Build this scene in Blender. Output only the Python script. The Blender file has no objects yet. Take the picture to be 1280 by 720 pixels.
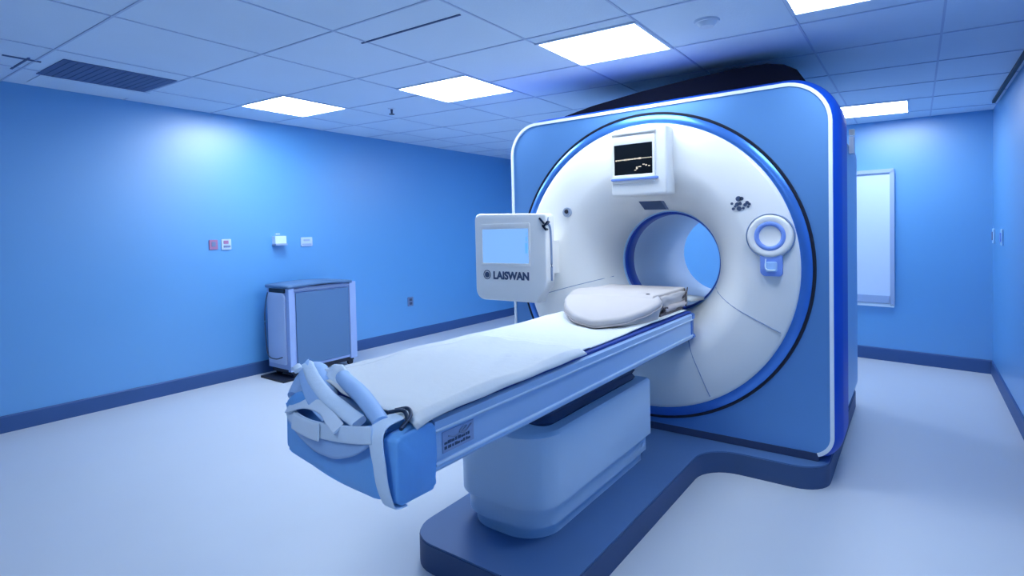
import bpy, bmesh, math, random
from mathutils import Vector, Matrix, noise
PI = math.pi
S = bpy.context.scene
COL = S.collection
random.seed(4)

# ---------------------------------------------------------------- materials
def mat(name, col, rough=.5, metal=0., spec=.5, emit=None, estr=0., noise_amt=0., nscale=8., coat=0., bump=0., bscale=60., trans=0., crough=.5, cior=1.5):
    m = bpy.data.materials.new(name); m.use_nodes = True
    nt = m.node_tree; b = nt.nodes['Principled BSDF']
    b.inputs['Base Color'].default_value = (*col, 1)
    b.inputs['Roughness'].default_value = rough
    b.inputs['Metallic'].default_value = metal
    b.inputs['Specular IOR Level'].default_value = spec
    b.inputs['Coat Weight'].default_value = coat
    b.inputs['Transmission Weight'].default_value = trans
    b.inputs['Coat Roughness'].default_value = crough
    b.inputs['Coat IOR'].default_value = cior
    if emit:
        b.inputs['Emission Color'].default_value = (*emit, 1)
        b.inputs['Emission Strength'].default_value = estr
    tc = nt.nodes.new('ShaderNodeTexCoord')
    if noise_amt > 0:
        n = nt.nodes.new('ShaderNodeTexNoise'); n.inputs['Scale'].default_value = nscale; n.inputs['Detail'].default_value = 4
        nt.links.new(tc.outputs['Object'], n.inputs['Vector'])
        mx = nt.nodes.new('ShaderNodeMix'); mx.data_type = 'RGBA'
        mx.inputs['A'].default_value = (*[c*(1-noise_amt) for c in col], 1)
        mx.inputs['B'].default_value = (*[min(1, c*(1+noise_amt)) for c in col], 1)
        nt.links.new(n.outputs['Fac'], mx.inputs['Factor']); nt.links.new(mx.outputs['Result'], b.inputs['Base Color'])
    if bump > 0:
        n2 = nt.nodes.new('ShaderNodeTexNoise'); n2.inputs['Scale'].default_value = bscale; n2.inputs['Detail'].default_value = 5
        nt.links.new(tc.outputs['Object'], n2.inputs['Vector'])
        bp = nt.nodes.new('ShaderNodeBump'); bp.inputs['Strength'].default_value = bump; bp.inputs['Distance'].default_value = .01
        nt.links.new(n2.outputs['Fac'], bp.inputs['Height']); nt.links.new(bp.outputs['Normal'], b.inputs['Normal'])
    return m

M = dict(
    wall=mat('wall_paint', (.085, .35, .72), .5, spec=.7, coat=1., crough=.40, cior=1.85, noise_amt=.03, nscale=1.5, bump=.03),
    ceil=mat('ceiling_tile', (.64, .78, .96), .9, spec=.2, noise_amt=.05, nscale=1.3, bump=.15, bscale=90),
    tbar=mat('ceiling_grid', (.44, .57, .80), .6),
    floor=mat('vinyl_floor', (.66, .70, .75), .36, spec=.5, noise_amt=.03, nscale=1.2),
    base=mat('baseboard_vinyl', (.035, .10, .28), .5),
    glowwall=mat('diffuser one', (.9, .95, 1), .5, emit=(.77, .88, 1.0), estr=14.0),
    glowmid=mat('diffuser two', (.9, .95, 1), .5, emit=(.77, .88, 1.0), estr=16.0),
    glowtop=mat('diffuser three', (.9, .95, 1), .5, emit=(.77, .88, 1.0), estr=9.0),
    glownear=mat('diffuser four', (.9, .95, 1), .5, emit=(.77, .88, 1.0), estr=8.0),
    glowback=mat('diffuser five', (.9, .95, 1), .5, emit=(.77, .88, 1.0), estr=10.5),
    glowfill=mat('added fill diffuser', (.9, .95, 1), .5, emit=(.77, .88, 1.0), estr=11.0),
    topblock=mat('matte black fairing', (.006, .008, .02), 1.0, spec=.1),
    lampframe=mat('lamp_frame', (.6, .72, .9), .5),
    white=mat('gloss_white_shell', (.90, .89, .86), .34, spec=.5, coat=.15),
    trim=mat('white_edge_trim', (.88, .94, 1.0), .3),
    rim=mat('cobalt_rim', (.003, .085, .62), .45, spec=.5),
    panel=mat('blue_grey_metallic_panel', (.14, .34, .68), .38, metal=.5, noise_amt=.03, nscale=2),
    ring=mat('blue_anodised_ring', (.08, .26, .74), .28, metal=.6),
    black=mat('black_rubber', (.006, .010, .028), .5),
    dark=mat('dark_slate_plastic', (.035, .06, .14), .6),
    borering=mat('deep_blue_ring', (.01, .06, .45), .3),
    tunnel=mat('tunnel_lining', (.72, .80, .92), .4),
    housing=mat('pale_blue_housing', (.40, .66, .95), .45),
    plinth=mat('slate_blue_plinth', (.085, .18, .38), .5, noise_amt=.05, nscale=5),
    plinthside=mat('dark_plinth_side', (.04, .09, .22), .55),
    ped=mat('pedestal_shell', (.56, .72, .90), .4),
    tside=mat('table_side_aluminium', (.42, .62, .90), .36, metal=.15),
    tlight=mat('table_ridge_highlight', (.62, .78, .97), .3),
    mattress=mat('navy_table_mat', (.01, .05, .32), .6),
    sheet=mat('white_cotton_sheet', (.80, .83, .84), .9, spec=.15, bump=.2, bscale=30),
    beige=mat('beige_vinyl_cushion', (.62, .57, .55), .6, spec=.3, noise_amt=.02, nscale=6),
    beiged=mat('beige_cushion_edge', (.55, .48, .47), .7),
    brown=mat('brown_buckle', (.09, .07, .08), .5),
    bag=mat('blue_padded_nylon', (.16, .45, .95), .55, noise_amt=.12, nscale=6, bump=.35, bscale=14),
    bagl=mat('light_blue_flap', (.38, .60, .95), .6, bump=.3, bscale=16),
    strap=mat('pale_blue_webbing', (.66, .82, 1.0), .6, bump=.2, bscale=50),
    strapl=mat('white_webbing', (.72, .85, 1.0), .6),
    buckle=mat('dark_metal_buckle', (.03, .05, .09), .3, metal=.7),
    screen=mat('dark_display', (.006, .008, .010), .2),
    scrtext=mat('display_amber_marks', (.5, .42, .3), .5, emit=(.6, .5, .38), estr=.35),
    bluescr=mat('blue_display', (.05, .16, .3), .3, emit=(.20, .40, .80), estr=.6),
    bluescrd=mat('blue_display_marks', (.05, .2, .4), .3, emit=(.10, .33, .62), estr=.6),
    ink=mat('dark_printed_ink', (.05, .08, .16), .5),
    inkg=mat('grey_printed_ink', (.25, .33, .5), .5),
    label=mat('label_plate', (.34, .44, .68), .5),
    steel=mat('brushed_steel', (.45, .52, .64), .35, metal=.7),
    cabp=mat('cabinet_blue_grey_panel', (.095, .20, .38), .5),
    cabf=mat('cabinet_light_frame', (.34, .46, .76), .45),
    cabw=mat('cabinet_white_side', (.50, .62, .88), .5),
    plate=mat('wall_plate_white', (.55, .68, .92), .45),
    platel=mat('wall_plate_bright', (.74, .88, 1.0), .45),
    red=mat('dull_red_insert', (.42, .20, .36), .5),
    grey=mat('grey_insert', (.17, .24, .42), .5),
    board=mat('whiteboard_surface', (.66, .80, 1.0), .35),
    boardf=mat('board_frame', (.36, .48, .72), .45),
    grille=mat('grille_grey', (.085, .14, .30), .7),
    dial=mat('dial_blue', (.22, .36, .85), .4),
)

# ---------------------------------------------------------------- helpers
def link(name, me, m, parent=None, smooth=None):
    o = bpy.data.objects.new(name, me); COL.objects.link(o)
    if m is not None:
        for mm in (m if isinstance(m, (list, tuple)) else [m]): me.materials.append(M[mm])
    if parent is not None: o.parent = parent
    if smooth is not None:
        for p in me.polygons: p.use_smooth = True
        if smooth < 180: me.set_sharp_from_angle(angle=math.radians(smooth))
    return o
def fin(name, bm, m, parent=None, smooth=40, bevel=0, seg=3):
    if bevel:
        es = [e for e in bm.edges if len(e.link_faces) == 2 and e.calc_face_angle(0) > math.radians(35)]
        bmesh.ops.bevel(bm, geom=es, offset=bevel, segments=seg, affect='EDGES', profile=.5, clamp_overlap=True)
    bmesh.ops.recalc_face_normals(bm, faces=bm.faces)
    me = bpy.data.meshes.new(name); bm.to_mesh(me); bm.free()
    return link(name, me, m, parent, smooth)
def thing(name, label, cat, group=None):
    o = bpy.data.objects.new(name, None); COL.objects.link(o); o.empty_display_size = .1
    return tag(o, label, cat, group)
def tag(o, label, cat, group=None, kind=None):
    o['label'] = label; o['category'] = cat
    if group: o['group'] = group
    if kind: o['kind'] = kind
    return o
def struct(o):
    o['kind'] = 'structure'; return o
def rebase(e, loc):
    """put the Empty at the thing's base, keeping its parts where they are"""
    loc = Vector(loc); e.location = loc
    for c in e.children: c.location = c.location - loc
def addbox(bm, x0, x1, y0, y1, z0, z1):
    v = [bm.verts.new(p) for p in ((x0,y0,z0),(x1,y0,z0),(x1,y1,z0),(x0,y1,z0),(x0,y0,z1),(x1,y0,z1),(x1,y1,z1),(x0,y1,z1))]
    for f in ((0,3,2,1),(4,5,6,7),(0,1,5,4),(1,2,6,5),(2,3,7,6),(3,0,4,7)): bm.faces.new([v[i] for i in f])
    return v
def box(name, x0, x1, y0, y1, z0, z1, m, parent=None, bevel=0, seg=3):
    bm = bmesh.new(); addbox(bm, x0, x1, y0, y1, z0, z1); return fin(name, bm, m, parent, 40, bevel, seg)
def rrect(x0, x1, z0, z1, r, n=8):
    """rounded rectangle outline; r = (bl, br, tr, tl)"""
    if not isinstance(r, (tuple, list)): r = (r,)*4
    out = []
    for (cx, cz, rr, a0) in ((x0+r[0], z0+r[0], r[0], PI), (x1-r[1], z0+r[1], r[1], 1.5*PI), (x1-r[2], z1-r[2], r[2], 0), (x0+r[3], z1-r[3], r[3], .5*PI)):
        for i in range(n+1):
            a = a0+i/n*PI/2; out.append((cx+rr*math.cos(a), cz+rr*math.sin(a)))
    return out
def circle(cx, cz, r, n=96): return [(cx+r*math.cos(2*PI*i/n), cz+r*math.sin(2*PI*i/n)) for i in range(n)]
def plate(name, outer, holes, a0, a1, m, parent=None, axis='Y', bevel=0, smooth=40):
    """2D outline with holes extruded between a0 and a1; axis Y: pts are (x,z); Z: pts (x,y); X: pts (y,z)"""
    cu = bpy.data.curves.new(name, 'CURVE'); cu.dimensions = '2D'; cu.fill_mode = 'BOTH'
    for pts in [outer]+holes:
        sp = cu.splines.new('POLY'); sp.points.add(len(pts)-1)
        for p, q in zip(sp.points, pts): p.co = (q[0], q[1], 0, 1)
        sp.use_cyclic_u = True
    cu.extrude = max(abs(a1-a0)/2-bevel, 1e-4); cu.bevel_depth = bevel; cu.bevel_resolution = 2; cu.offset = -bevel
    tmp = bpy.data.objects.new('tmp', cu); COL.objects.link(tmp)
    dg = bpy.context.evaluated_depsgraph_get(); dg.update()
    me = bpy.data.meshes.new_from_object(tmp.evaluated_get(dg)); bpy.data.objects.remove(tmp); bpy.data.curves.remove(cu)
    me.name = name; me.materials.clear()
    mid = (a0+a1)/2
    for v in me.vertices:
        x, y, z = v.co
        v.co = {'Y': (x, mid-z, y), 'Z': (x, y, mid+z), 'X': (mid+z, x, y)}[axis]
    bm = bmesh.new(); bm.from_mesh(me); bmesh.ops.remove_doubles(bm, verts=bm.verts, dist=1e-5)
    bmesh.ops.recalc_face_normals(bm, faces=bm.faces); bm.to_mesh(me); bm.free()
    return link(name, me, m, parent, smooth)
def loft(name, rings, m, parent=None, cap=(True, True), smooth=40, closed=True):
    bm = bmesh.new(); R = [[bm.verts.new(p) for p in r] for r in rings]; n = len(rings[0])
    for a, b in zip(R, R[1:]):
        for i in range(n if closed else n-1):
            j = (i+1) % n; bm.faces.new((a[i], a[j], b[j], b[i]))
    if cap[0]: bm.faces.new(R[0][::-1])
    if cap[1]: bm.faces.new(R[-1])
    return fin(name, bm, m, parent, smooth)
def lathe_y(name, cx, cz, prof, m, parent=None, n=128, smooth=50, close=False):
    """prof: (r, y) about an axis along Y"""
    bm = bmesh.new(); R = []
    for r, y in prof: R.append([bm.verts.new((cx+r*math.cos(2*PI*i/n), y, cz+r*math.sin(2*PI*i/n))) for i in range(n)])
    prs = list(zip(R, R[1:]))+([(R[-1], R[0])] if close else [])
    for a, b in prs:
        for i in range(n): bm.faces.new((a[i], a[(i+1) % n], b[(i+1) % n], b[i]))
    if prof[0][0] < 1e-3 or prof[-1][0] < 1e-3: bmesh.ops.remove_doubles(bm, verts=bm.verts, dist=1e-4)
    return fin(name, bm, m, parent, smooth)
def catmull(pts, n=8):
    P = [Vector(p) for p in pts]; P = [2*P[0]-P[1]]+P+[2*P[-1]-P[-2]]; out = []
    for i in range(1, len(P)-2):
        for k in range(n):
            t = k/n; a, b, c, d = P[i-1:i+3]
            out.append(.5*((2*b)+(c-a)*t+(2*a-5*b+4*c-d)*t*t+(3*b-a-3*c+d)*t**3))
    out.append(P[-2]); return out
def tube(name, pts, r, m, parent=None, n=12, sm=8, flat=1., up=(0,0,1), prof=None):
    """swept tube; flat scales the thickness along the normal -> webbing"""
    P = catmull(pts, sm) if sm else [Vector(p) for p in pts]
    ups = up if isinstance(up, list) else [up]*len(pts)
    rings = []; L = len(P)
    for i, p in enumerate(P):
        t = (P[min(i+1, L-1)]-P[max(i-1, 0)]).normalized()
        f = i/(L-1)*(len(ups)-1); k = min(int(f), len(ups)-2) if len(ups) > 1 else 0
        u = Vector(ups[k]).lerp(Vector(ups[min(k+1, len(ups)-1)]), f-k)
        s = t.cross(u).normalized(); nn = s.cross(t).normalized()
        rr = r(i/(L-1)) if callable(r) else r
        ring = []
        for j in range(n):
            a = 2*PI*j/n; c, si = math.cos(a), math.sin(a)
            if flat < .6: c = math.copysign(abs(c)**.35, c); 
            ring.append(p+s*rr*c+nn*rr*flat*si)
        rings.append(ring)
    return loft(name, rings, m, parent, smooth=60)
def grid(name, fn, nu, nv, m, parent=None, thick=0., smooth=180):
    bm = bmesh.new(); V = [[bm.verts.new(fn(i/nu, j/nv)) for j in range(nv+1)] for i in range(nu+1)]
    for i in range(nu):
        for j in range(nv): bm.faces.new((V[i][j], V[i+1][j], V[i+1][j+1], V[i][j+1]))
    bmesh.ops.recalc_face_normals(bm, faces=bm.faces)
    me = bpy.data.meshes.new(name); bm.to_mesh(me); bm.free()
    o = link(name, me, m, parent, smooth)
    if thick:
        s = o.modifiers.new('Solidify', 'SOLIDIFY'); s.thickness = thick; s.offset = 0
    return o
def nz(x, y, z=0, s=1): return noise.noise(Vector((x*s, y*s, z*s)))
def text(name, body, size, m, parent, loc, rotm, ext=.0008, width=None, bold=.045):
    cu = bpy.data.curves.new(name, 'FONT'); cu.body = body; cu.size = size; cu.extrude = ext; cu.offset = size*bold
    tmp = bpy.data.objects.new('tmp', cu); COL.objects.link(tmp)
    dg = bpy.context.evaluated_depsgraph_get(); dg.update()
    me = bpy.data.meshes.new_from_object(tmp.evaluated_get(dg)); bpy.data.objects.remove(tmp)
    me.materials.clear()
    xs = [v.co.x for v in me.vertices]; w = max(xs)-min(xs); k = (width/w if width else 1); x0 = min(xs)
    for v in me.vertices:
        v.co = Vector(loc)+rotm @ Vector(((v.co.x-x0)*k, v.co.y, v.co.z))
    return link(name, me, m, parent)
ROT_FACE = Matrix(((1,0,0),(0,0,-1),(0,1,0)))      # text facing -Y
ROT_SIDE = Matrix(((0,0,1),(1,0,0),(0,1,0)))       # text facing +X, reading along +Y

# ---------------------------------------------------------------- camera
f, cy = 688.1787, 307.0396
RM = ((0.8062046461841552, 0.5912233466342851, -0.022113861391375784),
      (-0.001905774221548813, -0.034782111739417775, -0.9993931022013126),
      (-0.5916337012845849, 0.8057575063860731, -0.026914761875221627))
cam = bpy.data.cameras.new('camera'); co = bpy.data.objects.new('camera', cam); COL.objects.link(co); S.camera = co
r_, u_, b_ = Vector(RM[0]), -Vector(RM[1]), -Vector(RM[2])
b_.normalize(); r_ = (r_-b_*r_.dot(b_)).normalized(); u_ = b_.cross(r_)
co.matrix_world = Matrix(((r_.x, u_.x, b_.x, 0), (r_.y, u_.y, b_.y, 0), (r_.z, u_.z, b_.z, 1.5), (0, 0, 0, 1)))
cam.sensor_width = 36; cam.lens = f/1280*36; cam.shift_y = -(360-cy)/1280; cam.clip_start = .05

# ---------------------------------------------------------------- room shell
XL, XR, YB0 = -5.785, .60, -4.6
def cz(x): return 2.765-(x-XL)*.0313
def yb(x): return 7.05+(XR-x)*.16
T = .12
def slabpoly(name, pts, m):
    bm = bmesh.new(); n = len(pts)//2; v = [bm.verts.new(p) for p in pts]
    bm.faces.new(v[:n]); bm.faces.new(v[n:][::-1])
    for i in range(n): bm.faces.new((v[i], v[(i+1) % n], v[n+(i+1) % n], v[n+i]))
    return struct(fin(name, bm, m, None, 30))
c4 = [(XL, YB0), (XR, YB0), (XR, yb(XR)), (XL, yb(XL))]
o4 = [(XL-T, YB0-T), (XR+T, YB0-T), (XR+T, yb(XR)+T), (XL-T, yb(XL)+T)]
slabpoly('floor', [(x, y, 0) for x, y in o4]+[(x, y, -T) for x, y in o4], 'floor')
slabpoly('ceiling', [(x, y, cz(x)) for x, y in o4]+[(x, y, cz(x)+T) for x, y in o4], 'ceil')
def wallq(name, i, j):
    a, b, c, d = c4[i], c4[j], o4[j], o4[i]
    q = [a, b, c, d]
    slabpoly(name, [(x, y, 0) for x, y in q]+[(x, y, cz(x)) for x, y in q], 'wall')
wallq('wall_left', 3, 0); wallq('wall_back', 2, 3); wallq('wall_right', 1, 2); wallq('wall_front', 0, 1)
def skirt(name, a, b, nrm):
    a, b, nrm = Vector(a), Vector(b), Vector(nrm)
    prof = [(0, 0), (.012, 0), (.012, .125), (.006, .135), (0, .135)]
    rings = [[(p.x+nrm.x*d, p.y+nrm.y*d, h) for d, h in prof] for p in (a, b)]
    return struct(loft(name, rings, 'base', smooth=30))
skirt('baseboard_left', (XL, YB0), (XL, yb(XL)), (1, 0)); skirt('baseboard_right', (XR, YB0), (XR, yb(XR)), (-1, 0))
skirt('baseboard_back', (XL, yb(XL)), (XR, yb(XR)), (-.158, -.987)); skirt('baseboard_front', (XL, YB0), (XR, YB0), (0, 1))

# ceiling grid
gx = [-5.17, -4.43, -3.45, -2.69, -1.88, -1.22, -.52, .12]
gy = [-4.0, -3.35, -2.7, -2.1, -1.45, -.8, -.15, .5, 1.15, 1.98, 2.74, 3.41, 4.05, 4.72, 5.38, 6.03, 6.72, 7.3]
bm = bmesh.new()
def bar(x0, x1, y0, y1, d=.004):
    v = addbox(bm, x0, x1, y0, y1, 0, 1)
    for q in v: q.co.z = cz(q.co.x)-(d if q.co.z < .5 else -.002)
for x in gx: bar(x-.006, x+.006, YB0, yb(x))
for y in gy: bar(XL, XR, y-.006, y+.006, .0045)
struct(fin('trim_1', bm, 'tbar', None, 30))
# dark gap where ceiling meets right wall, with the curtain track in it
bm = bmesh.new(); bar(XR-.05, XR-.028, 3.2, 6.55, .022); struct(fin('trim_2', bm, 'black', None, 30))
# open seams between a few sagging tiles
bm = bmesh.new()
bar(-2.73, -1.93, 2.208, 2.219, .006); bar(-4.86, -4.845, .98, 1.18, .008); bar(-5.25, -4.8, 1.10, 1.112, .006)
struct(fin('trim_3', bm, 'grille', None, 30))

# ceiling lamps; the last two are added and unseen
def lamp(x0, x1, y0, y1, label, lm):
    t = thing('ceiling_light', label, 'ceiling light', 'recessed square ceiling lights')
    def ringmesh(name, o, i, z0, z1, m):
        bm = bmesh.new(); V = []
        for (a, b, c, d), z in ((o, z0), (i, z0), (i, z1), (o, z1)):
            V.append([bm.verts.new((x, y, cz(x)-z)) for x, y in ((a, c), (b, c), (b, d), (a, d))])
        for k in range(4):
            A, B = V[k], V[(k+1) % 4]
            for j in range(4): bm.faces.new((A[j], A[(j+1) % 4], B[(j+1) % 4], B[j]))
        return fin(name, bm, m, t, 30)
    ringmesh('frame', (x0, x1, y0, y1), (x0+.018, x1-.018, y0+.018, y1-.018), .009, .0, 'lampframe')
    bm = bmesh.new(); v = addbox(bm, x0+.018, x1-.018, y0+.018, y1-.018, 0, 1)
    for q in v: q.co.z = cz(q.co.x)-(.006 if q.co.z < .5 else .001)
    fin('diffuser', bm, lm, t, 30)
    rebase(t, ((x0+x1)/2, (y0+y1)/2, cz((x0+x1)/2)))
    return t
lamp(-5.17, -4.43, 2.72, 3.40, 'square recessed ceiling light nearest the left wall', 'glowwall')
lamp(-3.45, -2.69, 3.13, 3.76, 'square recessed ceiling light between the one by the left wall and the largest one', 'glowmid')
lamp(-1.88, -1.22, 2.84, 3.42, 'largest looking square ceiling light just in front of the scanner top', 'glowtop')
lamp(-.52, .12, 2.62, 3.24, 'ceiling light cut off by the top edge of the photo', 'glownear')
lamp(-.72, -.045, 6.05, 6.72, 'ceiling light above the whiteboard, partly behind the scanner right edge', 'glowback')
lamp(-3.45, -2.69, 6.05, 6.70, 'added ceiling light, unseen behind the scanner top, near the back wall', 'glowmid')  # added lamp, out of sight, to brighten the far walls
lamp(-1.22, -.52, -.8, -.15, 'added fill light in the ceiling, unseen behind the camera', 'glowfill')  # added lamp out of view, frontal fill for scanner and table
# return air grille by left wall
t = thing('ceiling_vent', 'long dark grey return air panel in the ceiling near the left wall', 'vent')
def cbox(name, x0, x1, y0, y1, d0, d1, m, par):
    bm = bmesh.new(); v = addbox(bm, x0, x1, y0, y1, 0, 1)
    for q in v: q.co.z = cz(q.co.x)-(d1 if q.co.z < .5 else d0)
    return fin(name, bm, m, par, 30)
cbox('grille', -5.27, -4.64, 1.25, 1.96, .001, .006, 'grille', t)
cbox('frame', -5.66, -5.30, 1.28, 2.02, .001, .005, 'ceil', t)
for k in range(14): cbox('slat', -5.25, -4.66, 1.29+k*.047, 1.30+k*.047, .006, .009, 'grille', t)
rebase(t, (-5.1, 1.6, cz(-5.1)))
def disc_z(bm, cx, cy_, z0, z1, r0, r1, n=32):
    a = [bm.verts.new((cx+r0*math.cos(2*PI*i/n), cy_+r0*math.sin(2*PI*i/n), z0)) for i in range(n)]
    b = [bm.verts.new((cx+r1*math.cos(2*PI*i/n), cy_+r1*math.sin(2*PI*i/n), z1)) for i in range(n)]
    for i in range(n): bm.faces.new((a[i], a[(i+1) % n], b[(i+1) % n], b[i]))
    bm.faces.new(a[::-1]); bm.faces.new(b)
t = thing('smoke_detector', 'round flat smoke detector on the ceiling right of the largest light', 'smoke detector')
z = cz(-.91); bm = bmesh.new(); disc_z(bm, -.91, 3.065, z-.012, z+.004, .062, .07); fin('base', bm, 'lampframe', t)
bm = bmesh.new(); disc_z(bm, -.91, 3.065, z-.034, z-.012, .035, .052); fin('sensor_head', bm, 'lampframe', t); rebase(t, (-.91, 3.065, z))
t = thing('sprinkler_head', 'small ceiling sprinkler head left of the middle ceiling light', 'sprinkler')
z = cz(-4.11); bm = bmesh.new(); disc_z(bm, -4.11, 3.67, z-.006, z+.004, .035, .04); fin('escutcheon', bm, 'lampframe', t)
bm = bmesh.new(); disc_z(bm, -4.11, 3.67, z-.05, z-.006, .009, .012); disc_z(bm, -4.11, 3.67, z-.056, z-.05, .026, .026); fin('deflector', bm, 'ink', t); rebase(t, (-4.11, 3.67, z))

# ---------------------------------------------------------------- scanner plinth
def arc(cx, cy_, r, a0, a1, n=8): return [(cx+r*math.cos(math.radians(a0+(a1-a0)*i/n)), cy_+r*math.sin(math.radians(a0+(a1-a0)*i/n))) for i in range(n+1)]
PO = (arc(-1.89+.17, 1.69+.17, .17, 180, 270) + arc(-1.075-.10, 1.69+.10, .10, 270, 360)
      + arc(-1.06+.20, 3.435-.20, .20, 180, 90)[0:] + arc(-.40-.17, 3.435+.17, .17, 270, 360)
      + arc(-.40-.1, 5.35-.1, .1, 0, 90) + arc(-2.62+.1, 5.35-.1, .1, 90, 180) + arc(-2.62+.17, 3.435+.17, .17, 180, 270) + arc(-1.92-.20, 3.435-.20, .20, 90, 0))
def inset(poly, d):
    n = len(poly); out = []
    for i in range(n):
        a, b, c = Vector(poly[i-1]), Vector(poly[i]), Vector(poly[(i+1) % n])
        e = (b-a); g = (c-b)
        if e.length < 1e-6: e = g
        if g.length < 1e-6: g = e
        t_ = (e.normalized()+g.normalized()).normalized(); out.append((b.x-t_.y*d, b.y+t_.x*d))
    return out
t = thing('scanner_plinth', 'slate blue raised floor plinth under the scanner and its patient table', 'plinth')
plate('base_slab', PO, [], 0, .122, 'plinthside', t, 'Z', 0)
plate('top_surface', inset(PO, .004), [], .122, .13, 'plinth', t, 'Z', 0)

# ---------------------------------------------------------------- CT scanner
G = thing('ct_scanner', 'large blue and white ring shaped scanner filling the right of the room', 'medical scanner')
X0, X1, Z0, Z1 = -2.60, -.375, .15, 2.325
RAD = (.16, .13, .25, .24)
OUT = rrect(X0, X1, Z0, Z1, RAD, 12)
CX, CZ_ = -1.49, 1.243
IN = inset(OUT, .020)
EO, EI = OUT[16:48]+OUT[48:]+OUT[0:0], IN[16:48]+IN[48:]
EO, EI = EO+OUT[0:10], EI+IN[0:10]
plate('edge_trim', EO+EI[::-1], [], 3.553, 3.60, 'trim', G)
box('sill_strip', X0+.10, X1-.08, 3.556, 3.60, .131, .176, 'dark', G, .004)
plate('front_panel', IN, [circle(CX, CZ_, 1.02, 128)], 3.562, 3.60, 'panel', G)
def off(y, d): return [(p[0], y, max(p[1], .131)) for p in inset(OUT, -d)]
rg = [off(3.575, .0), off(3.58, .004), off(3.65, .034), off(3.68, .038), off(3.92, .038), off(3.92, -.05)]
loft('outer_frame', rg, 'rim', G, cap=(False, False), smooth=50)
lathe_y('shadow_gap', CX, CZ_, [(1.03, 3.552), (1.032, 3.556), (1.032, 3.60), (1.012, 3.60), (1.012, 3.556), (1.016, 3.552)], 'black', G, close=True)
lathe_y('blue_ring', CX, CZ_, [(1.016, 3.556), (1.010, 3.550), (.965, 3.540), (.955, 3.545), (.955, 3.60), (1.016, 3.60)], 'ring', G, close=True)
# white face with funnel towards the bore
BX, BZ, BR = -1.449, 1.252, .355
prof = [(.958, 3.575), (.957, 3.548), (.950, 3.533), (.935, 3.525), (.80, 3.519), (.68, 3.518)]
def face_profile(k):   # k 0..1 from r=.68 to bore
    a = k*PI/2; return (BR+.012+(.68-BR-.012)*(1-math.sin(a)**1.15), 3.518+.43*(1-math.cos(a)**1.15))
prof += [face_profile(k/16) for k in range(1, 17)]
def centre(r):
    w = min(1, max(0, (.9-r)/(.9-BR))); return CX+(BX-CX)*w, CZ_+(BZ-CZ_)*w
rings = []
for r, y in prof:
    a_, b2 = centre(r); rings.append([(a_+r*math.cos(2*PI*i/128), y, b2+r*math.sin(2*PI*i/128)) for i in range(128)])
loft('face_cover', rings, 'white', G, cap=(False, False), smooth=60)
lathe_y('bore_ring', BX, BZ, [(BR+.014, 3.945), (BR+.008, 3.937), (BR-.004, 3.942), (BR-.012, 3.96), (BR-.012, 4.06), (BR+.014, 4.06)], 'borering', G, close=True)
lathe_y('bore_liner', BX, BZ, [(BR-.006, 4.05), (BR-.006, 5.24), (BR+.004, 5.24), (BR+.004, 4.05)], 'tunnel', G, close=True)
# seams radiating on the face
def face_pt(r, ang, lift=.0015):
    a_, b2 = centre(r)
    if r >= .68: y = 3.5185
    else:
        lo, hi = 0, 1
        for _ in range(30):
            mid = (lo+hi)/2
            if face_profile(mid)[0] > r: lo = mid
            else: hi = mid
        y = face_profile(lo)[1]
    return Vector((a_+r*math.cos(ang), y-lift, b2+r*math.sin(ang)))
for ang in (-24, -62, 196):
    a = math.radians(ang); tube('panel_seam', [face_pt(.93-.53*k/10, a, .0) for k in range(11)], .0028, 'inkg', G, 6, 0)
# rear housing, with the bore running through it
HO = rrect(-2.57, -.385, .13, 2.14, (.1, .1, .12, .12), 6)
plate('rear_housing', HO, [circle(BX, BZ, BR+.006, 96)], 3.92, 5.24, 'housing', G)
# black block with sloping ends where a dark smear lies above the gantry
block_outline = [(-2.25, 2.13), (-.56, 2.13), (-.56, 2.40), (-.59, 2.455), (-.66, 2.50), (-.76, 2.525), (-.95, 2.53), (-1.25, 2.515), (-1.6, 2.49), (-2.0, 2.445), (-2.25, 2.40)]
plate('top_block', block_outline, [], 3.80, 4.5, 'topblock', G, 'Y', .012)
box('housing_bracket', -.385, -.355, 4.62, 4.70, 2.0, 2.12, 'steel', G, .004)
box('housing_latch', -.385, -.352, 4.62, 4.67, 2.13, 2.17, 'white', G, .006)
# console on top of the face
C = plate('display_console', rrect(-1.655, -1.272, 1.715, 2.155, (.02, .02, .02, .03), 5), [], 3.405, 3.56, 'white', G, 'Y', .012)
plate('bezel', rrect(-1.645, -1.345, 1.80, 2.105, .012, 4), [rrect(-1.630, -1.362, 1.852, 2.052, .004, 2)], 3.394, 3.41, 'white', C, 'Y', .003)
plate('screen', rrect(-1.630, -1.362, 1.852, 2.052, .004, 2), [], 3.400, 3.408, 'screen', C)
bm = bmesh.new()
random.seed(11)
x = -1.62
while x < -1.37:
    w = random.uniform(.006, .018); h = random.uniform(.004, .012) if x < -1.45 else .004
    addbox(bm, x, x+w, 3.3985, 3.4005, 1.953-h/2+.02*(x+1.5), 1.953+h/2+.02*(x+1.5)); x += w+random.uniform(0, .006)
for (a, b2, w, h) in ((-1.476, 1.885, .012, .016), (-1.460, 1.897, .02, .006), (-1.43, 1.910, .014, .006), (-1.412, 1.903, .012, .008), (-1.392, 1.898, .012, .006), (-1.487, 1.876, .012, .005)):
    b3 = bmesh.new(); addbox(b3, a, a+w, 3.3985, 3.4005, b2, b2+h); fin('screen_mark', b3, 'scrtext', C)
addbox(bm, -1.62, -1.365, 3.3990, 3.4005, 1.952, 1.955)
fin('screen_trace', bm, 'scrtext', C)
plate('console_lip', rrect(-1.648, -1.34, 2.118, 2.136, .008, 3), [], 3.388, 3.41, 'white', C, 'Y', .003)
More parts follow.
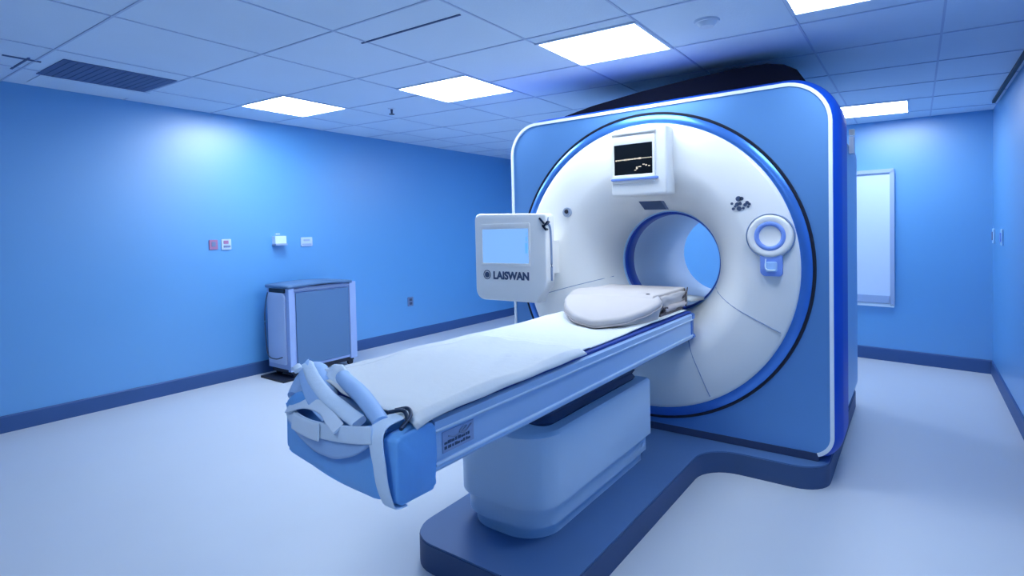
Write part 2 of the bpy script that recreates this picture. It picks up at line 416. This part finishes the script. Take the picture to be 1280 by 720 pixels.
plate('console_lip', rrect(-1.65, -1.325, 1.815, 1.832, .008, 3), [], 3.384, 3.41, 'dial', C, 'Y', .003)
# dark laser slot under the console
bm = bmesh.new(); v = [bm.verts.new(p) for p in ((-1.505, 3.50, 1.678), (-1.352, 3.50, 1.676), (-1.318, 3.512, 1.618), (-1.468, 3.512, 1.622), (-1.505, 3.56, 1.678), (-1.352, 3.56, 1.676), (-1.318, 3.56, 1.618), (-1.468, 3.56, 1.622))]
for ff in ((0,1,2,3),(7,6,5,4),(0,4,5,1),(1,5,6,2),(2,6,7,3),(3,7,4,0)): bm.faces.new([v[i] for i in ff])
fin('laser_window', bm, 'ink', G)
# small round button on the left of the face
K = lathe_y('alignment_knob', -2.068, 1.627, [(0, 3.497), (.020, 3.497), (.022, 3.503), (.034, 3.503), (.036, 3.52)], 'steel', G, n=32)
lathe_y('knob_cap', -2.066, 1.632, [(0, 3.489), (.014, 3.490), (.017, 3.498)], 'black', K, n=24)
# cluster of holes on the right of the face
bm = bmesh.new()
for dx, dz, r in ((-.060, .006, .008), (-.052, -.026, .009), (-.022, .034, .016), (-.004, .034, .011), (-.030, .0, .012), (-.012, .004, .010), (-.018, -.026, .014), (.006, -.024, .008), (.016, -.004, .010), (.028, .008, .011), (.040, .0, .008), (-.042, -.012, .007), (.034, -.016, .007)):
    n = 14; c = (-.847+dx, 1.630+dz)
    vs = [[bm.verts.new((c[0]+r*math.cos(2*PI*i/n), y, c[1]+r*math.sin(2*PI*i/n))) for i in range(n)] for y in (3.5135, 3.52)]
    bm.faces.new(vs[0])
    for i in range(n): bm.faces.new((vs[0][i], vs[0][(i+1) % n], vs[1][(i+1) % n], vs[1][i]))
fin('speaker_holes', bm, 'ink', G)
# round call dial and its blue clip
D = lathe_y('control_dial', -.690, 1.435, [(.0, 3.497), (.074, 3.497), (.080, 3.492), (.108, 3.484), (.122, 3.488), (.129, 3.500), (.129, 3.52)], 'white', G, n=64)
lathe_y('dial_ring', -.690, 1.436, [(.060, 3.492), (.066, 3.486), (.080, 3.486), (.086, 3.490), (.086, 3.50), (.060, 3.50)], 'dial', D, n=64, close=True)
lathe_y('dial_outline', -.690, 1.435, [(.127, 3.492), (.130, 3.489), (.133, 3.492), (.133, 3.52), (.127, 3.52)], 'inkg', D, n=64, close=True)
Cl = plate('dial_clip', rrect(-.745, -.625, 1.200, 1.325, (.03, .02, .004, .004), 5), [], 3.49, 3.52, 'dial', G, 'Y', .004)
plate('clip_pad', rrect(-.715, -.650, 1.225, 1.285, .012, 4), [], 3.482, 3.492, 'bagl', Cl, 'Y', .003)
tube('clip_wire', [(-.712, 3.485, 1.302), (-.712, 3.476, 1.25), (-.690, 3.474, 1.236), (-.66, 3.476, 1.237)], .004, 'platel', Cl, 6)
# control monitor on the left
MY = 3.25
mo = [(-2.745, 1.02)]+[]
mo = arc(-2.66, 1.06, .08, 180, 270, 6)+arc(-2.18, .99+.01, .02, 270, 300, 3)+[(-2.15, 1.035), (-2.10, 1.095)]+arc(-2.115, 1.15, .025, 330, 360, 3)+arc(-2.115, 1.59, .028, 0, 90, 5)+arc(-2.69, 1.585, .05, 90, 180, 6)
MO = plate('control_monitor', mo, [], MY, MY+.11, 'white', G, 'Y', .012)
plate('screen_border', rrect(-2.675, -2.225, 1.24, 1.555, .01, 3), [rrect(-2.662, -2.238, 1.262, 1.515, .004, 2)], MY-.004, MY+.002, 'white', MO, 'Y', .001)
plate('screen', rrect(-2.662, -2.238, 1.262, 1.515, .004, 2), [], MY-.002, MY+.002, 'bluescr', MO)
bm = bmesh.new()
for a, b2, w, h in ((-2.268, 1.335, .022, .075), (-2.262, 1.425, .014, .03), (-2.257, 1.470, .010, .014)): addbox(bm, a, a+w, MY-.0035, MY, b2, b2+h)
fin('screen_marks', bm, 'bluescrd', MO)
lathe_y('logo_disc', -2.625, 1.172, [(0, MY-.0025), (.022, MY-.0025), (.022, MY+.002)], 'ink', MO, n=24)
lathe_y('logo_ring', -2.625, 1.172, [(.029, MY-.0025), (.035, MY-.0025), (.035, MY+.002), (.029, MY+.002)], 'ink', MO, n=32, close=True)
text('logo_text', 'LAISWAN', .078, 'ink', MO, (-2.565, MY-.0015, 1.143), ROT_FACE, width=.325)
for dx in (0, .004): pass
box('mounting_arm', -2.45, -2.15, MY+.09, 3.60, 1.18, 1.42, 'white', MO, .015)
tube('cable', [(-2.093, MY+.03, 1.59), (-2.085, MY+.02, 1.55), (-2.083, MY+.05, 1.50), (-2.085, MY+.06, 1.3), (-2.085, MY+.06, 1.14)], .008, 'inkg', MO, 8)
bm = bmesh.new()
for p, q in (((-2.14, 1.585), (-2.10, 1.545)), ((-2.11, 1.52), (-2.07, 1.56)), ((-2.115, 1.535), (-2.085, 1.50))):
    d = (Vector(q)-Vector(p)).normalized()*.0; nrm = Vector((-(q[1]-p[1]), q[0]-p[0])).normalized()*.006
    vs = [[bm.verts.new((a[0]+s*nrm.x, y, a[1]+s*nrm.y)) for a, s in ((p, 1), (q, 1), (q, -1), (p, -1))] for y in (MY-.008, MY+.02)]
    bm.faces.new(vs[0]); bm.faces.new(vs[1][::-1])
    for i in range(4): bm.faces.new((vs[0][i], vs[0][(i+1) % 4], vs[1][(i+1) % 4], vs[1][i]))
fin('cable_clip', bm, 'buckle', MO)
rebase(G, (-1.49, 4.3, .13))

# ---------------------------------------------------------------- patient table
P = thing('patient_table', 'long blue grey patient table sliding towards the scanner bore', 'examination table')
TY0, TY1, TX = 1.16, 3.55, -1.515
hw = .365
half = [(0, .945), (hw-.012, .945), (hw, .938), (hw, .912), (hw-.010, .906), (hw-.010, .812), (hw, .806), (hw+.002, .796), (hw-.012, .782), (hw-.09, .752), (0, .745)]
pr_ = half+[(-x, z) for x, z in half[::-1][1:-1]]
rg = []
for y, sx, in ((TY0, 1.), (TY1-.06, 1.), (TY1-.03, .99), (TY1-.008, .972), (TY1, .95)):
    zc = .85; rg.append([(TX+x*sx, y, zc+(z-zc)*(1 if sx == 1 else sx)) for x, z in pr_])
loft('table_frame', rg, 'tside', P, smooth=30)
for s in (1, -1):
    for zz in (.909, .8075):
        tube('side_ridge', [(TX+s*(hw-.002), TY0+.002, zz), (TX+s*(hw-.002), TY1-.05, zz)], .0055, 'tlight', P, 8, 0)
ec = [[(TX+x*k, y, .85+(z-.85)*k) for x, z in pr_] for y, k in ((TY1-.06, 1.012), (TY1-.02, 1.012), (TY1+.012, .97), (TY1+.02, .9))]
loft('end_cap', ec, 'ring', P, smooth=40)
plate('tabletop_mat', rrect(TX-.352, TX+.352, TY0+.0, TY1-.04, .01, 3), [], .945, .958, 'mattress', P, 'Z', .003)
ped_o = lambda x0, x1, y0, y1, rf, rb: arc(x0+rf, y0+rf, rf, 180, 270, 10)+arc(x1-rf, y0+rf, rf, 270, 360, 10)+arc(x1-rb, y1-rb, rb, 0, 90, 4)+arc(x0+rb, y1-rb, rb, 90, 180, 4)
def pedring(g, z, f_=0): return [(x, y, z) for x, y in ped_o(-1.80+g, -1.27-g, 1.90+g+f_, 3.085-g, .17, .012)]
loft('pedestal', [pedring(-.0, .285), pedring(0, .60, -.005), pedring(.012, .615)], 'ped', P, smooth=40)
loft('pedestal_band', [pedring(.022, .19), pedring(.022, .285)], 'ped', P, smooth=40)
loft('pedestal_foot', [pedring(.044, .13), pedring(.044, .19)], 'ped', P, smooth=40)
loft('lift_bellows', [[(x, y, z) for x, y in ped_o(-1.74-g, -1.34+g, 2.05-g, 3.0+g, .06, .02)] for z, g in ((.61, 0), (.63, .012), (.65, 0), (.67, .012), (.69, 0), (.71, .012), (.75, 0))], 'dark', P, smooth=30)
# type label on the table side
LX = TX+hw-.0095
Lb = box('type_label', LX-.002, LX+.0015, 1.20, 1.345, .828, .893, 'label', P, .001, 1)
bm = bmesh.new(); random.seed(5)
for row, z_ in enumerate((.838, .853)):
    y = 1.207
    while y < 1.325:
        w = random.uniform(.006, .014); addbox(bm, LX+.001, LX+.0025, y, y+w, z_, z_+random.uniform(.006, .010)); y += w+random.uniform(.001, .006)
fin('label_lines', bm, 'ink', Lb)
tube('label_swirl', [(LX+.0025, 1.225, .875), (LX+.0025, 1.255, .866), (LX+.0025, 1.285, .872), (LX+.0025, 1.31, .884), (LX+.0025, 1.295, .886), (LX+.0025, 1.275, .874), (LX+.0025, 1.30, .866), (LX+.0025, 1.332, .884)], .0022, 'inkg', Lb, 6)
rebase(P, (-1.53, 2.5, .13))

# ---------------------------------------------------------------- linen
def sheet_fn(u, v):
    # u across (left->right), v along y (near->far)
    y = 1.21+v*2.27
    xr = -1.185+.01*nz(0, y, 1, 4); xl = -1.905+.012*nz(3, y, 2, 5)
    x = xl+(xr-xl)*u
    z = .972+.006*nz(x, y, 5, 3.5)+.004*abs(nz(x*2, y*.8, 3, 5))
    if x < -1.86: z -= (-1.86-x)*1.2
    if y > 2.2: z -= .004
    z = max(z, .963 if x > -1.86 else 0)
    return (x, y, z)
o = grid('bed_sheet', sheet_fn, 40, 110, 'sheet', None, .004)
tag(o, 'long white sheet covering the patient table under the cushion', 'sheet')
def towel_fn(u, v):
    ye = 2.06+.05*nz(u*3, 2, 0, 1.5)+.06*(1-u)*0
    y0 = 1.075+.16*max(0, .62-u)+.02*nz(u*6, 1, 1)
    y = y0+(ye-y0)*v; xl = -1.78+.05*v; xr = -1.137-.006*v+.004*nz(1, y, 1, 5)
    x = xl+(xr-xl)*u
    z = .988+.010*nz(x, y, 9, 4)+.005*nz(x*3+y, y, 1, 4)
    z = max(z, .981)
    if y < 1.14: z -= (1.14-y)*.25*u
    if x > -1.165: z = min(z, .981)-(x+1.165)*.75
    return (x, y, z)
o = grid('cover_sheet', towel_fn, 44, 60, 'sheet', None, .006)
tag(o, 'folded white cover sheet lying over the near half of the patient table', 'sheet')

# ---------------------------------------------------------------- beige cushion
Q = thing('head_cushion', 'beige vinyl head support cushion at the bore end of the table', 'cushion')
oct_ = [(-1.37, 2.575), (-1.245, 2.70), (-1.19, 2.88), (-1.180, 3.06), (-1.26, 3.20), (-1.78, 3.36), (-1.86, 3.22), (-1.80, 3.00), (-1.69, 2.82), (-1.54, 2.66)]
def zpad(x, y): 
    k = min(1, max(0, (y-2.60)/.66)); return .982+.092*k**1.1
def padring(g, dz):
    pts = [Vector((p[0], p[1], 0)) for p in oct_]; cc = sum(pts, Vector())/len(pts); sm = []
    n = len(pts)
    for i in range(n):
        a, b, c = pts[i-1], pts[i], pts[(i+1) % n]
        sm += [b.lerp(a, .2), b*.9+(a+c)*.05, b.lerp(c, .2)]
    out = []
    for p in sm:
        q = cc+(p-cc)*(1-g); out.append((q.x, q.y, zpad(q.x, q.y)+dz))
    return out
loft('cushion_pad', [[(p[0], p[1], .973) for p in padring(.06, 0)], [(p[0], p[1], .5*p[2]+.4865) for p in padring(.03, 0)], padring(.008, .0), padring(0, .010), padring(0, .022), padring(.015, .031), padring(.08, .036), padring(.35, .039), padring(.7, .040), padring(.97, .040)], 'beige', Q, smooth=60)
tube('piping', [(p[0], p[1], p[2]-.001) for p in padring(-.003, .0)]+[padring(-.003, -.001)[0]], .004, 'beiged', Q, 8, 0)
plate('pad_underside', [(p[0], p[1]) for p in padring(.12, 0)][::1], [], .978, .983, 'beiged', Q, 'Z')
hb = [(2.98, .980), (3.54, .980), (3.64, 1.00), (3.66, 1.085), (3.64, 1.098), (3.10, 1.098), (3.0, 1.04)]
plate('head_block', hb, [], -1.80, -1.245, 'beige', Q, 'X', .010)
# side flap and folded cover on the right of the block
grid('folded_cover', lambda u, v: (-1.238+.012*nz(u*4, v*3, 2)+.012*math.sin(v*3), 3.16+.46*u, .992+.09*v+.01*nz(u*5, v*4)), 16, 8, 'beige', Q, .010)
grid('fold_ridge', lambda u, v: (-1.225+.02*math.sin(v*PI), 3.18+.38*u, .987+.035*v+.012*nz(u*4, v, 7)), 14, 6, 'beiged', Q, .008)
tube('restraint_strap', [(-1.235, 3.60, 1.09), (-1.215, 3.57, 1.04), (-1.205, 3.53, .99)], .012, 'brown', Q, 10, flat=.3, up=(1, 0, 0))
tube('restraint_strap', [(-1.235, 3.50, 1.03), (-1.215, 3.56, 1.06), (-1.215, 3.60, 1.10)], .008, 'brown', Q, 10, flat=.3, up=(1, 0, 0))
box('strap_buckle', -1.222, -1.205, 3.18, 3.22, .985, 1.02, 'brown', Q, .004)
box('block_foot', -1.26, -1.215, 3.12, 3.5, .968, .985, 'brown', Q, .004)
bm = bmesh.new(); disc_z(bm, -1.30, 3.14, 1.100, 1.104, .012, .010, 16); fin('snap_button', bm, 'brown', Q)
grid('head_tongue', lambda u, v: (-1.70+.5*u, 3.60+.30*v, 1.00+.035*math.cos((u-.5)*2.2)-.02*v), 12, 8, 'sheet', Q, .02)
rebase(Q, (-1.5, 3.1, .968))

# ---------------------------------------------------------------- padded bag on the near end
B = thing('restraint_bag', 'blue padded bag with pale straps hanging on the near end of the table', 'bag')
def bagmesh(name, xa, xb, front, back, ztop, zbot, m, nx=22, bulge=.02, seed=0, par=B):
    """soft box; front/back/ztop/zbot are functions of x"""
    rings = []
    for i in range(nx+1):
        u = i/nx; x = xa+(xb-xa)*u
        e = math.sqrt(max(0, 1-abs(2*u-1)**14)); e = .93+.07*e
        yf, yk, zt, zb_ = front(x), back(x), ztop(x), zbot(x)
        ym, zm = (yf+yk)/2, (zt+zb_)/2; hy, hz = (yk-yf)/2*e, (zt-zb_)/2*e
        ring = []
        for k in range(32):
            a = 2*PI*k/32; c, s = math.cos(a), math.sin(a)
            c = math.copysign(abs(c)**.22, c); s = math.copysign(abs(s)**.22, s)
            n_ = .008*nz(x*4+seed, k*.35, seed)
            ring.append((x, ym+c*(hy+n_), zm+s*(hz+n_*.6)+ .0))
        rings.append(ring)
    return loft(name, rings, m, par, smooth=70)
fr = lambda x: 1.0+.13*max(0, (-1.25-x))/.65
bk = lambda x: 1.150
lp = lambda a, b: (lambda x: a+(b-a)*(x+1.87)/.66)
bagmesh('bag_body', -1.875, -1.205, fr, bk, lp(.893, .945), lambda x: .700+.04*(x+1.87)/.66+.003*math.sin(x*9), 'bag', 30, seed=1)
bagmesh('bag_end_pouch', -1.192, -1.138, lambda x: .995+(x+1.192)*.1, lambda x: 1.155, lambda x: .945, lambda x: .748, 'bag', 12, seed=7)
box('bag_hook', -1.30, -1.175, 1.05, 1.150, .80, .90, 'bag', B, .01)
# lighter curved flap across the front
grid('bag_flap', lambda u, v: (-1.80+.57*u, fr(-1.80+.57*u)-.016-.006*math.sin(v*PI), .868+.055*u-v*(.012+.085*math.sin(min(1, u*.95+.05)*PI)**.8)+.004*nz(u*5, 1, 8)), 28, 8, 'bagl', B, .010)
# rolled pad lumps behind, on top
tube('rolled_pad', [(-1.84, 1.14, .905), (-1.86, 1.20, .95), (-1.84, 1.22, .975), (-1.76, 1.19, .98), (-1.66, 1.15, .955), (-1.60, 1.12, .93)], lambda k: .046*math.sin(PI*min(1, .15+k*.75))**.5, 'bagl', B, 16)
tube('rolled_pad', [(-1.80, 1.10, .90), (-1.74, 1.10, .925), (-1.66, 1.09, .935), (-1.58, 1.075, .935)], lambda k: .030*math.sin(PI*min(1, .12+k*.8))**.5, 'bag', B, 14)
# diagonal padded tubes over the near corner
tube('strap_tube', [(-1.62, 1.19, 1.005), (-1.57, 1.155, 1.012), (-1.48, 1.115, 1.010), (-1.39, 1.085, 1.0), (-1.30, 1.05, .985), (-1.22, 1.02, .965)], lambda k: .029-.005*abs(2*k-1), 'bagl', B, 16, flat=.85)
tube('strap_tube', [(-1.885, 1.21, 1.0), (-1.83, 1.19, 1.012), (-1.70, 1.125, 1.0), (-1.55, 1.065, .985), (-1.42, 1.03, .97), (-1.30, 1.005, .955)], .023, 'strap', B, 14, flat=.5, up=(0, -.5, 1))
tube('webbing_strap', [(-1.90, 1.22, 1.0), (-1.86, 1.195, 1.015), (-1.78, 1.14, 1.0), (-1.66, 1.08, .975), (-1.56, 1.04, .955), (-1.46, 1.01, .945)], .022, 'bagl', B, 12, flat=.14, up=(0, -.7, .7))
tube('webbing_strap', [(-1.84, 1.115, .892), (-1.786, 1.080, .885), (-1.70, 1.055, .875), (-1.598, 1.035, .876), (-1.48, 1.012, .892), (-1.344, .985, .918), (-1.249, .972, .938), (-1.21, .975, .945)], .025, 'strap', B, 12, flat=.14, up=(0, -1, .15))
tube('webbing_strap', [(-1.78, 1.075, .895), (-1.745, 1.070, .905), (-1.66, 1.055, .935), (-1.58, 1.04, .952), (-1.49, 1.022, .956), (-1.43, 1.0, .945), (-1.37, .985, .928)], .020, 'strapl', B, 12, flat=.18, up=(0, -.6, .7))
tube('white_tag', [(-1.708, 1.046, .872), (-1.65, 1.034, .872), (-1.56, 1.016, .878), (-1.50, 1.004, .886)], .027, 'strapl', B, 10, flat=.12, up=(0, -1, .15))
tube('vertical_strap', [(-1.195, 1.06, .978), (-1.205, 1.01, .968), (-1.200, .982, .945), (-1.190, .975, .91), (-1.180, .974, .87), (-1.174, .976, .82), (-1.168, .985, .775), (-1.166, 1.0, .748), (-1.166, 1.04, .740)], lambda k: .031-.008*k, 'strap', B, 12, flat=.14, up=[(0, 0, 1), (0, -.4, 1), (0, -1, .5), (0, -1, .1), (0, -1, 0), (0, -1, 0), (0, -1, -.2), (0, -.5, -1), (0, 0, -1)])
tube('corner_buckle', [(-1.215, 1.04, .990), (-1.185, 1.07, .992), (-1.155, 1.055, .975), (-1.142, 1.02, .962)], .006, 'buckle', B, 8)
tube('corner_buckle', [(-1.225, 1.075, .985), (-1.195, 1.095, .990), (-1.165, 1.08, .982), (-1.150, 1.05, .972)], .006, 'buckle', B, 8)
grid('crumpled_tissue', lambda u, v: (-1.74+.20*u, 1.18+.08*v-.05*u, 1.010+.035*math.sin(u*PI)*math.sin(v*PI)+.015*nz(u*5, v*5, 4)-.02*abs(v-.5)-.02*u), 14, 12, 'strapl', B, .006)
tube('strap_end', [(-1.90, 1.18, 1.0), (-1.865, 1.165, 1.01), (-1.83, 1.15, 1.005)], .016, 'strapl', B, 10, flat=.5, up=(0, -.5, 1))
rebase(B, (-1.5, 1.08, .73))

# ---------------------------------------------------------------- equipment cabinet by the left wall
K = thing('equipment_cabinet', 'grey blue equipment cabinet on casters against the left wall', 'cabinet')
a0, a1, b0, b1 = -5.64, -5.21, 3.19, 4.03
box('body', a0, a1-.02, b0+.01, b1-.01, .10, .955, 'cabf', K, .008)
plate('front_panel', rrect(b0+.085, b1-.095, .13, .90, .01, 3), [], a1-.022, a1-.004, 'cabp', K, 'X', .003)
box('corner_post', a1-.045, a1, b0, b0+.06, .085, .96, 'cabf', K, .008)
box('corner_post', a1-.045, a1, b1-.085, b1, .085, .96, 'cabf', K, .008)
grid('top_cover', lambda u, v: (a0-.005+(a1-a0+.012)*v, b0-.005+(b1-b0-.05)*u, .965+.018*math.sin(u*PI)), 16, 4, 'cabp', K, .03)
plate('top_band', rrect(b0+.06, b1-.085, .915, .945, .006, 3), [], a1-.02, a1+.0, 'grey', K, 'X', .002)
plate('side_panel', rrect(a0+.03, a1-.075, .15, .90, (.03, .02, .06, .05), 4), [], b0-.008, b0+.012, 'cabw', K, 'Y', .004)
box('side_gap', a0+.06, a1-.08, b0-.002, b0+.012, .905, .945, 'black', K, .003)
tube('power_cord', [(a0+.05, b0-.01, .90), (a0+.02, b0-.02, .78), (a0-.005, b0-.02, .6), (a0+.01, b0-.02, .35), (a0+.05, b0-.02, .22), (a0+.18, b0-.016, .20), (a0+.30, b0-.014, .23)], .006, 'ink', K, 8)
box('base_skirt', a0+.03, a1-.03, b0+.03, b1-.03, .055, .10, 'black', K, .004)
box('side_handle', a1-.12, a1-.09, b1-.01, b1+.03, .62, .68, 'platel', K, .004)
box('hinge', a1-.12, a1-.06, b1-.01, b1+.012, .915, .95, 'platel', K, .004)
for x in (a0+.07, a1-.06):
    for y in (b0+.09, b1-.06):
        bm = bmesh.new(); n = 20
        rr = [[bm.verts.new((x+w, y+.034*math.cos(2*PI*i/n), .036+.034*math.sin(2*PI*i/n))) for i in range(n)] for w in (-.014, .014)]
        bm.faces.new(rr[0]); bm.faces.new(rr[1][::-1])
        for i in range(n): bm.faces.new((rr[0][i], rr[0][(i+1) % n], rr[1][(i+1) % n], rr[1][i]))
        cs = fin('caster', bm, 'black', K, 30)
        box('caster_fork', x-.022, x+.022, y-.015, y+.02, .055, .075, 'black', cs, .003)
box('foot_mat', a0+.02, a1+.02, b0-.10, b0+.07, .0, .022, 'black', K, .006)
rebase(K, (-5.42, 3.6, 0))

# ---------------------------------------------------------------- wall fittings
def wplate(name, label, cat, y, z_, w, h, m, inserts, group=None, d=.012):
    t = thing(name, label, cat, group)
    plate('cover', rrect(y-w/2, y+w/2, z_-h/2, z_+h/2, .008, 3), [], XL+.001, XL+d, m, t, 'X', .002)
    for nm, dy, dz, iw, ih, im in inserts:
        plate(nm, rrect(y+dy-iw/2, y+dy+iw/2, z_+dz-ih/2, z_+dz+ih/2, .003, 2), [], XL+d-.001, XL+d+.004, im, t, 'X', .001)
    rebase(t, (XL, y, z_))
wplate('wall_switch', 'wall switch with dull red cover, left of the pair on the left wall', 'switch', 2.725, 1.425, .085, .10, 'red', [('rocker', 0, .005, .04, .05, 'grey')])
wplate('wall_switch', 'pale wall switch with grey slots, right of the pair on the left wall', 'switch', 2.855, 1.425, .10, .11, 'plate', [('rocker', -.005, .022, .05, .035, 'red'), ('slot', .005, -.022, .07, .022, 'grey')])
t = thing('wall_dispenser', 'small bright white dispenser box on the left wall above the cabinet', 'dispenser')
box('case', XL+.001, XL+.07, 3.365, 3.495, 1.415, 1.50, 'platel', t, .012)
box('tray', XL+.001, XL+.085, 3.36, 3.50, 1.395, 1.413, 'boardf', t, .004)
box('hanger', XL+.001, XL+.02, 3.40, 3.45, 1.515, 1.53, 'plate', t, .003); rebase(t, (XL, 3.43, 1.395))
wplate('wall_outlet', 'pale outlet with two slots on the left wall right of the dispenser', 'outlet', 3.79, 1.425, .15, .105, 'plate', [('socket', 0, .02, .08, .022, 'boardf'), ('socket', 0, -.028, .12, .018, 'boardf')])
wplate('wall_outlet', 'dark outlet low on the left wall between the cabinet and the scanner', 'outlet', 5.41, .53, .10, .13, 'grey', [('socket', 0, .026, .05, .035, 'ink'), ('socket', 0, -.026, .05, .035, 'ink')])
for y, lb in ((6.93, 'nearly hidden light switch on the right wall, the one nearer the back corner'), (6.30, 'flat light switch on the right wall, the one further from the back corner')):
    t = thing('light_switch', lb, 'switch')
    plate('cover', rrect(y-.05, y+.05, 1.28, 1.42, .008, 3), [], XR-.012, XR-.001, 'housing', t, 'X', .002)
    plate('rocker', rrect(y-.02, y+.02, 1.31, 1.39, .003, 2), [], XR-.02, XR-.010, 'grey' if y > 6.5 else 'dial', t, 'X', .001)
    rebase(t, (XR, y, 1.35))
# whiteboard on the back wall (wall is slightly turned, so is the board)
t = thing('whiteboard', 'tall white board with grey frame on the back wall beside the scanner', 'whiteboard')
bx0, bx1 = -1.15, -.19
def bp(x0, x1, z0, z1, d0, d1, nm, m, bev=.003):
    bm = bmesh.new(); addbox(bm, x0, x1, -d1, -d0, z0, z1)
    for v in bm.verts: v.co.y += yb(v.co.x)
    return fin(nm, bm, m, t, 30, bev, 2)
bp(bx0, bx1, .60, 2.06, .001, .016, 'panel', 'board')
bp(bx0, bx1, 2.035, 2.075, .001, .04, 'top_frame', 'boardf'); bp(bx0, bx1, .59, .625, .001, .04, 'bottom_frame', 'platel')
bp(bx1-.035, bx1+.005, .60, 2.05, .001, .04, 'side_frame', 'boardf'); bp(bx0-.005, bx0+.035, .60, 2.05, .001, .04, 'side_frame', 'boardf')
bp(bx0+.04, bx1-.04, .63, .71, .01, .05, 'pen_tray', 'boardf')
rebase(t, (-.67, yb(-.67), .6))

# ---------------------------------------------------------------- light and view
w = bpy.data.worlds.new('world'); S.world = w; w.use_nodes = True
w.node_tree.nodes['Background'].inputs['Color'].default_value = (.05, .12, .3, 1)
w.node_tree.nodes['Background'].inputs['Strength'].default_value = .2
S.view_settings.view_transform = 'Standard'; S.view_settings.look = 'None'
S.view_settings.gamma = 1; S.view_settings.use_curve_mapping = False
S.view_settings.exposure = .85
